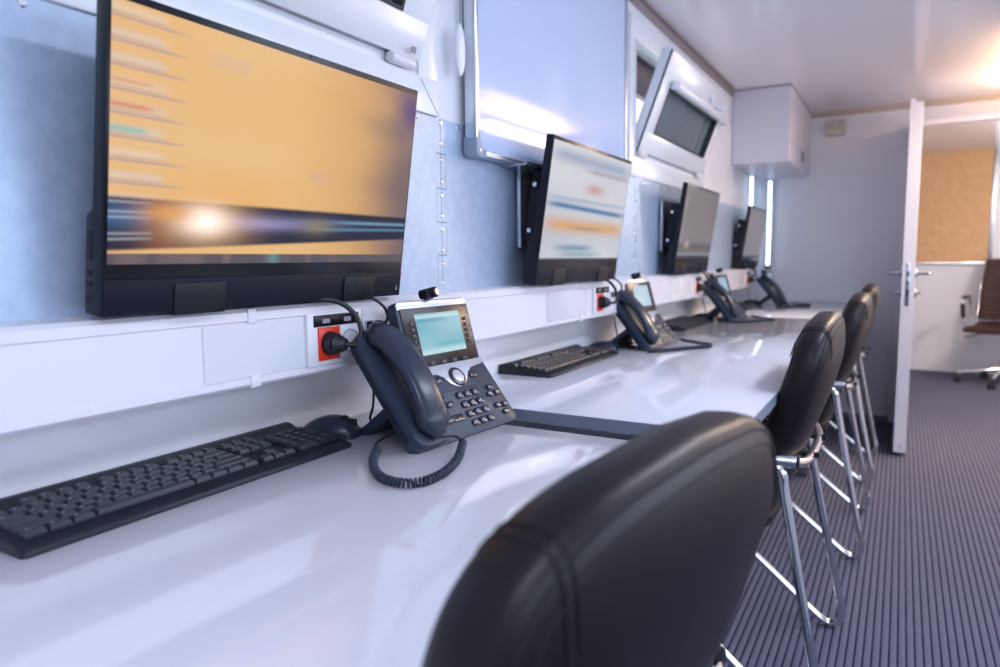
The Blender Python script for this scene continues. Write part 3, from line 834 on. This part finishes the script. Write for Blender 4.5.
    B().tube(smoothpath([K(uc+.01, .006, .012), K(uc+.04, -.002, .014), P[0]], 6), .0017, 6).build('cord_end', M['rubber'], t)
    B().tube(smoothpath([P[-1], P[-1]+Vector((-.03, .03, .0)), (-.10, -.20, .010)], 6), .0017, 6).build('cord_tail', M['rubber'], t)
    return t
zc = DZ+.0068
ph1 = phone('nearest desk phone with pale blue display and handset on the left', (-.593, 1.085, DZ), math.radians(-5),
      [(-0.57, 0.867, zc+.006), (-0.541, 0.809, zc), (-0.522, 0.754, zc), (-0.519, 0.711, zc), (-0.532, 0.686, zc), (-0.565, 0.682, zc), (-0.601, 0.701, zc), (-0.642, 0.743, zc), (-0.675, 0.791, zc)], 60, scrp, .95)
p2c = lambda x, y, dy: (x, y+dy, zc)
def far_cord(X, Y):
    return [(X+.02, Y-.06, zc+.012), (X+.05, Y-.055, zc+.006), (X+.10, Y-.05, zc), (X+.125, Y-.085, zc), (X+.11, Y-.13, zc), (X+.07, Y-.19, zc), (X+.03, Y-.26, zc), (X-.01, Y-.31, zc)]
PH = [(-.655, 2.365), (-.625, 3.46), (-.590, 4.56)]
phone('second desk phone with blue display, coiled cord beside it', (*PH[0], DZ), math.radians(-6), far_cord(*PH[0]), 76, scrq, .9)
phone('third desk phone, before the seam between desks', (*PH[1], DZ), math.radians(-5), far_cord(*PH[1]), 60, scrq, .8)
phone('farthest desk phone by the partition', (*PH[2], DZ), math.radians(-2), far_cord(*PH[2]), 60, scrq, .6)

# phone leads behind the phones
def lead(label, y):
    t = thing('phone_lead', label, 'cable', (-.80, y, DZ), group='phone leads')
    P = smoothpath([(.005, 0, .105), (.02, -.02, .075), (.03, -.035, .045), (.01, -.02, .015), (.0, .02, .004), (.03, .07, .0035), (.015, .12, .004), (.04, .05, .006)], 8)
    B().tube(P, .0022, 8).build('wire', M['rubber'], t)
    P = smoothpath([(.06, .03, .004), (.02, .06, .006), (.03, .11, .012), (.06, .09, .005), (.05, .02, .004)], 8)
    B().tube(P, .0022, 8).build('wire', M['rubber'], t)
    return t
l0 = lead('black leads heaped behind the nearest phone', .93)
for yy, l in ((2.10, 'black leads looping down behind the second phone'), (3.24, 'black leads looping down behind the third phone'), (4.30, 'black leads looping down behind the farthest phone')):
    copy_tree(l0, l, (-.80, yy, DZ))

# ------------------------------------------------------------------ visitor chairs
def superell(b, cx, cy, cz_, hx, hy, hz, n_out=5., n_prof=3.4, nt=64, npf=20, axis='x', f=None):
    """pillow whose thin axis is x (axis='x') or z (axis='z')"""
    pw = lambda c, e: math.copysign(abs(c)**e, c)
    rings = []
    for i in range(1, npf):
        ph = -PI/2+PI*i/npf
        r = pw(math.cos(ph), 2/n_prof); t = pw(math.sin(ph), 2/n_prof)
        ring = []
        for j in range(nt):
            a = 2*PI*j/nt; u = pw(math.cos(a), 2/n_out)*r; v = pw(math.sin(a), 2/n_out)*r
            p = (cx+t*hx, cy+u*hy, cz_+v*hz) if axis == 'x' else (cx+u*hx, cy+v*hy, cz_+t*hz)
            ring.append(f(p) if f else p)
        rings.append(ring)
    b.loft(rings); return b
def chair(label, x, y, rz=0):
    t = thing('visitor_chair', label, 'chair', (x, y, 0), (0, 0, rz), group='black leather visitor chairs')
    # local x: 0 is world x = -.42 ; rear side towards +x
    X = .42
    def cxz(z):    # centre line of the backrest
        pts = [(.30, -.335), (.36, -.312), (.45, -.276), (.58, -.229), (.70, -.186), (.80, -.158), (.87, -.150), (.92, -.150)]
        for (z0, x0), (z1, x1) in zip(pts, pts[1:]):
            if z <= z1: return x0+(x1-x0)*(z-z0)/(z1-z0)
        return pts[-1][1]
    hw, z0, z1 = .236, .345, .870
    zc_, hz = (z0+z1)/2, (z1-z0)/2
    def deform(p):
        px, py, pz = p; k = py/hw
        zz = pz + (.034*(1-k*k) if pz > zc_ else 0)*((pz-zc_)/hz if pz > zc_ else 0)
        w = 1-.12*max(0, (zc_-pz)/hz)
        return (px+cxz(zz)+X-.016*k*k+.003, py*w, zz)
    b = B(); superell(b, 0, 0, zc_, .047, hw, hz, 6.5, 3.6, 72, 22, 'x', deform)
    bk = b.build('backrest', M['leather'], t, angle=80)
    # seams round the rear and front edges
    def seam(tx, r):
        pw = lambda c, e: math.copysign(abs(c)**e, c)
        tx = math.copysign(.047*(1-r**3.6)**(1/3.6), tx)
        return [deform((tx, pw(math.cos(a), 2/6.5)*hw*r, zc_+pw(math.sin(a), 2/6.5)*hz*r)) for a in [2*PI*j/96 for j in range(96)]]
    for tx, r_, q_ in ((1, .955, .0014), (1, .915, .0009), (-1, .955, .0014)): B().tube(seam(tx, r_), q_, 6, closed=True).build('seam', M['thread'], bk)
    for s in (-1, 1):
        for dd in (.172, .181):
            kk = (1-(dd/hw)**6.5)**(1/6.5)
            B().tube([deform((tx, s*dd, zc_+hz*kk*(1-(abs(tx)/.047)**3.6)**(1/3.6))) for tx in [-.041+.082*q/14 for q in range(15)]], .0009, 6).build('cross_stitch', M['thread'], bk)
    b = B(); superell(b, -.455+X, 0, .428, .225, .225, .040, 5., 3., 48, 14, 'z', lambda p: (p[0], p[1], p[2]+.010*math.cos((p[0]-X+.455)*6)))
    b.build('seat', M['leather'], t, angle=80)
    B().box((-.64+X, -.19, .375), (-.28+X, .19, .392), .004).build('seat_pan', M['black'], t)
    # sled frames: rear leg, floor bar, front leg
    R = .011; ZA = .595
    for s in (-1, 1):
        ya, yf = s*.225, s*.262
        P = [(-.250+X, ya, ZA-.010), (-.222+X, ya, ZA-.014), (-.205+X, ya+s*.002, ZA-.030), (-.197+X, ya+s*.004, ZA-.075), (-.160+X, (ya+yf)/2, .33), (-.116+X, yf, .115), (-.104+X, yf, .060), (-.108+X, yf, .030), (-.124+X, yf, .013), (-.150+X, yf, .018),
             (-.20+X, yf, .055), (-.36+X, yf, .187), (-.50+X, yf-s*.03, .300), (-.60+X, yf-s*.07, .372)]
        B().tube(smoothpath(P, 5), R, 12).build('leg', M['chrome'], t)
        P = [(-.525+X, ya, ZA-.006), (-.560+X, ya, ZA-.012), (-.578+X, ya+s*.002, ZA-.035), (-.590+X, ya+s*.004, .50), (-.615+X, yf-s*.01, .30), (-.640+X, yf, .10), (-.650+X, yf, .012)]
        B().tube(smoothpath(P, 5), R, 12).build('leg', M['chrome'], t)
        xe = -.176 if s < 0 else -.190
        a = B().cyl((xe+X, ya, ZA), (-.53+X, ya, ZA), .0135, seg=20, bev=.001).build('armrest_bar', M['chrome'], t)
        B().cyl((xe+X, ya, ZA), (xe+.004+X, ya, ZA), .0150, seg=20, bev=.001).build('end_cap', M['black'], a)
    P = [(-.192+X, -.228, ZA-.004), (-.182+X, -.205, ZA-.008), (-.170+X, -.165, ZA-.015), (-.163+X, -.10, ZA-.020), (-.161+X, 0, ZA-.022), (-.164+X, .10, ZA-.020), (-.174+X, .165, ZA-.016), (-.186+X, .205, ZA-.010), (-.198+X, .228, ZA-.006)]
    B().tube(smoothpath(P, 6), .0115, 12).build('rear_tube', M['chrome'], t)
    for s in (-1, 1): B().cyl((-.30+X, s*.17, .385), (-.30+X, s*.258, .41), .008).build('bracket', M['black'], t)
    for s in (-1, 1): B().cyl((-.19+X, s*.09, .58), (-.145+X, s*.09, .58), .006).build('bolt', M['black'], t)
    return t
c1 = chair('black leather visitor chair nearest, filling the lower foreground', -.414, .543, math.radians(-8))
copy_tree(c1, 'black leather visitor chair, second along the desks', (-.42, 1.790, 0), (0, 0, 0))
copy_tree(c1, 'black leather visitor chair, third along the desks', (-.395, 2.83, 0), (0, 0, 0))
copy_tree(c1, 'black leather visitor chair farthest, before the partition', (-.395, 3.74, 0), (0, 0, 0))

# ------------------------------------------------------------------ door
dr = thing('door_1', 'white door leaf standing open seen edge on', 'door', (.0, 4.054, .0)); struct(dr)
H = CZ+.753
B().box((.020, 0, .022), (.056, .83, H), .0015).box((0, 0, .022), (.022, .842, H+.018), .0015).build('door_leaf', M['door'], dr, smooth=False)
lp = B().box((.017, -.0012, CZ-.250), (.036, .0006, CZ-.035), .0004).build('lock_plate', M['steelh'], dr)
B().box((.021, -.0018, CZ-.100), (.032, 0, CZ-.075)).box((.021, -.0018, CZ-.200), (.032, 0, CZ-.165)).box((.022, -.0018, CZ-.145), (.031, 0, CZ-.125)).build('latch', M['dark'], lp, smooth=False)
for s, x0 in ((-1, 0), (1, .056)):
    b = B().cyl((x0, .06, CZ-.085), (x0+s*.010, .06, CZ-.085), .025, seg=24, bev=.002).cyl((x0, .06, CZ-.085), (x0+s*.055, .06, CZ-.085), .010)
    b.tube(smoothpath([(x0+s*.050, .06, CZ-.085), (x0+s*.060, .075, CZ-.085), (x0+s*.062, .12, CZ-.085), (x0+s*.060, .18, CZ-.085)], 5), .0095, 12)
    b.build('door_handle', M['steelh'], dr)
    B().cyl((x0, .06, CZ-.185), (x0+s*.012, .06, CZ-.185), .024, seg=24, bev=.002).cyl((x0, .06, CZ-.185), (x0+s*.030, .06, CZ-.185), .009).build('key_cylinder', M['steelh'], dr)
B().cyl((.028, -.001, .055), (.028, .0005, .055), .004, seg=10).build('screw', M['dark'], dr)

# ------------------------------------------------------------------ cabinet, pipes, sensor
t = thing('ventilation_cabinet', 'large pale box cabinet under ceiling in far left corner', 'cabinet', (-.692, 4.45, CZ+.508))
b = B().box((-.146, -.450, .0), (.147, .447, .3955), .003).build('casing', M['ac'], t, smooth=False)
B().box((-.146, -.4525, .3885), (.1495, .447, .3959)).build('top_seal', M['trim'], t, smooth=False)
B().box((.1470, .08, .060), (.1495, .14, .115), .001).build('switch', M['dark'], t)
B().box((.1471, -.445, .115), (.1476, .445, .1165)).build('panel_gap', M['line'], t, smooth=False)
for (x, lab) in ((-.770, 'lit vertical tube lamp standing in the far left corner'),):
    t = thing('glow_tube', lab, 'tube lamp', (x, 4.862, CZ-.07))
    B().cyl((0, 0, .012), (0, 0, .570), .011, seg=16).build('tube', M['ledtube'], t)
    B().box((-.018, .008, 0), (.018, .036, .576), .002).build('channel', M['alu'], t)
    B().cyl((0, 0, 0), (0, 0, .014), .013).cyl((0, 0, .566), (0, 0, .578), .013).build('end_cap', M['alu_grey'], t)
t = thing('glow_tube', 'glowing tube standing in for the corner lamp reflection on the left wall', 'tube lamp', (WL+.016, 4.52, CZ+.0))  # glowing tube modelled where the glossy wall mirrors the corner lamp
B().cyl((0, 0, .01), (0, 0, .495), .010, seg=16).build('tube', M['ledtube'], t)
B().box((-.016, -.015, 0), (-.007, .015, .505), .001).build('channel', M['alu'], t)
t = thing('wall_sensor', 'small aged cream box high on the far partition', 'sensor', (-.400, YP, CZ+.80))
B().box((-.055, -.030, -.045), (.055, 0, .045), .005).build('casing', M['cream'], t)
B().cyl((.030, -.034, .030), (.030, -.029, .030), .006).build('indicator', M['redlens'], t)

# ------------------------------------------------------------------ back room
t = thing('notice_board', 'ochre cork notice board with pale frame beyond the doorway', 'notice board', (.02, YB, CZ-.075))
B().box((-.30, -.018, .012), (.62, -.004, 1.0)).build('cork_panel', M['cork'], t, smooth=False)
b = B().box((-.32, -.024, 0), (.645, -.002, .020), .002).box((-.32, -.024, .985), (.645, -.002, 1.008), .002).box((-.32, -.0235, .002), (-.298, -.002, 1.006), .002).box((.612, -.0235, .002), (.645, -.002, 1.006), .002)
b.build('frame', M['alu'], t)

t = thing('office_chair', 'brown ribbed leather swivel chair with chrome arms in the back room', 'chair', (.73, 6.75, 0), (0, 0, math.radians(163)))
# local: faces +y
def backf(p):
    x, y, z = p; f = (z-.50)/.50
    return (x*(1-.10*max(0, f-.75)*4*.3), y-.05-.10*f*f-.03*f+.03*(x/.23)**2, z)
b = B(); ribs = []
rings = []
for k in range(85):
    z = .50+.50*k/84; th = .013+.006*abs(math.sin(PI*k/6))**.6
    ring = []
    for j in range(28):
        a = 2*PI*j/28; ca, sa = math.cos(a), math.sin(a)
        ring.append(backf((.23*math.copysign(abs(ca)**.35, ca), th*math.copysign(abs(sa)**.6, sa)-.18, z)))
    rings.append(ring)
b.loft(rings).build('backrest', M['brown'], t, angle=60)
b = B(); rings = []
for k in range(73):
    y = -.22+.46*k/72; th = .016+.006*abs(math.sin(PI*k/6))**.6
    dz = .02*math.sin(PI*(y+.22)/.46)*-1 + (-.03*((y-.12)/.12)**2 if y > .12 else 0)
    rings.append([(.235*math.copysign(abs(math.cos(a))**.35, math.cos(a)), y, .47+dz+th*math.copysign(abs(math.sin(a))**.6, math.sin(a))) for a in [2*PI*j/28 for j in range(28)]])
b.loft(rings).build('seat', M['brown'], t, angle=60)
for s in (-1, 1):
    B().tube(smoothpath([(s*.245, .20, .445), (s*.247, .0, .45), (s*.246, -.20, .47), (s*.245, -.26, .60), (s*.243, -.30, .80), (s*.23, -.36, .99)], 6), .011, 10).build('side_rail', M['chrome'], t)
    a = B().tube(smoothpath([(s*.25, -.16, .47), (s*.275, -.15, .56), (s*.28, -.13, .655), (s*.28, -.08, .685), (s*.28, .02, .685), (s*.28, .07, .675), (s*.28, .085, .64), (s*.275, .07, .54), (s*.25, .06, .455)], 6), .010, 10).build('armrest', M['chrome'], t)
    B().tube([(s*.28, .084, .645), (s*.277, .074, .57), (s*.272, .070, .53)], .016, 12).box((s*.28-.022, -.09, .690), (s*.28+.022, .06, .704), .004).build('arm_pad', M['rubber'], a)
B().tube([(-.23, -.36, .995), (0, -.375, 1.0), (.23, -.36, .995)], .012, 10).build('top_rail', M['chrome'], t)
B().cyl((0, 0, .10), (0, 0, .30), .028).cyl((0, 0, .28), (0, 0, .42), .014).build('gas_column', M['chrome'], t)
B().box((-.10, -.09, .405), (.10, .09, .440), .006).build('tilt_mechanism', M['black'], t)
B().tube(smoothpath([(.05, 0, .41), (.16, .01, .40), (.24, .015, .37), (.27, .015, .37)], 5), .005, 8).build('lever', M['black'], t)
for k in range(5):
    a = 2*PI*k/5+.30; ca, sa = math.cos(a), math.sin(a)
    g = B().tube([(ca*.02, sa*.02, .125), (ca*.12, sa*.12, .110), (ca*.30, sa*.30, .078)], [.020, .018, .012], 12).build('base_arm', M['chrome'], t)
    c = B()
    for s in (-1, 1):
        p = Vector((ca*.30, sa*.30, .027)); n_ = Vector((-sa, ca, 0))
        c.cyl(p+n_*s*.008, p+n_*s*.024, .027, seg=20, bev=.003)
    c.cyl((ca*.30, sa*.30, .03), (ca*.30, sa*.30, .075), .008)
    c.build('caster', M['rubber'], g)

# ------------------------------------------------------------------ doorway lamp and added fill lights
def lamp(label, x, y, L, m, power, col, W=.15, drop=0, up=0):
    t = thing('ceiling_lamp_or_fill', label, 'lamp', (x, y, CE-drop), group='long ceiling lamps')
    B().box((-W/2, -L/2, -.022), (W/2, L/2, 0), .004).build('housing', M['plastic'], t)
    B().box((-W/2+.012, -L/2+.012, -.030), (W/2-.012, L/2-.012, -.0215), .003).build('diffuser', m, t)
    ld = D.lights.new('lamp_light', 'AREA'); ld.shape = 'RECTANGLE'; ld.size = W; ld.size_y = L; ld.energy = power; ld.color = col
    o = D.objects.new('lamp_light', ld); COL.objects.link(o); o.location = (0, 0, -.036); o.parent = t
    if drop:
        for yy in (-L*.35, L*.35): B().cyl((0, yy, -.002), (0, yy, drop), .005, seg=8).build('hanger', M['steelh'], t)
    if up:  # added upward light that brightens the ceiling above the doorway lamp
        ld = D.lights.new('ceiling_fill', 'AREA'); ld.shape = 'RECTANGLE'; ld.size = W; ld.size_y = L; ld.energy = up; ld.color = (1., .66, .38)
        o = D.objects.new('ceiling_fill', ld); COL.objects.link(o); o.location = (0, 0, .004); o.rotation_euler = (PI, 0, 0); o.parent = t
    return t
lamp('long ceiling lamp near the doorway, warm white', .55, 4.05, 1.1, M['lamp'], 22, (1., .76, .55), drop=.075, up=30)
lamp('added fill light over the middle of the room, out of view', .55, 1.95, 1.2, M['fillw'], 15, (.74, .82, 1.))  # unseen fill light in a lamp housing, added to light the desks
lamp('added fill light behind the viewer, out of view', .40, -.45, 1.2, M['fillw'], 12, (.74, .82, 1.))  # another unseen fill light, added behind the camera
t = thing('fill_globe', 'added warm globe out of view, lighting the back room', 'lamp', (1.15, 5.75, CZ+.70))  # unseen globe added to brighten the back ceiling and the cork board
b = B(); bmesh.ops.create_uvsphere(b.bm, u_segments=24, v_segments=14, radius=.09); b.build('globe', M['lamp'], t)
B().cyl((0, 0, .085), (0, 0, CE-CZ-.70), .004).cyl((0, 0, .08), (0, 0, .11), .03).build('hanger', M['alu_grey'], t)
ld = D.lights.new('lamp_light', 'POINT'); ld.shadow_soft_size = .1; ld.energy = 46; ld.color = (1., .89, .80)
o = D.objects.new('lamp_light', ld); COL.objects.link(o); o.location = (0, 0, -.12); o.parent = t

# ------------------------------------------------------------------ world, camera
w = D.worlds.new('world'); sc.world = w; w.use_nodes = True
bg = w.node_tree.nodes['Background']; bg.inputs['Color'].default_value = (.80, .89, 1., 1); bg.inputs['Strength'].default_value = 1.6

cam = D.cameras.new('camera'); co = D.objects.new('camera', cam); COL.objects.link(co); sc.camera = co
cam.sensor_width = 36; cam.lens = 692.48/1000*36; cam.clip_start = .02
r = Vector((0.86565171, 0.50055544, -0.00955872)); u = Vector((-0.04441598, 0.09580166, 0.994409)); F = Vector((-0.49867258, 0.86038729, -0.10516353))
co.matrix_world = Matrix(((r.x, u.x, -F.x, 0), (r.y, u.y, -F.y, 0), (r.z, u.z, -F.z, CZ), (0, 0, 0, 1)))
cam.dof.use_dof = True; cam.dof.focus_distance = 1.12; cam.dof.aperture_fstop = 3.4
sc.view_settings.view_transform = 'Standard'; sc.view_settings.look = 'None'
sc.view_settings.exposure = -0.06; sc.view_settings.gamma = 1; sc.view_settings.use_curve_mapping = False
sc.cycles.use_denoising = True
sc.cycles.max_bounces = 10; sc.cycles.diffuse_bounces = 5; sc.cycles.glossy_bounces = 5
sc.cycles.sample_clamp_indirect = 6
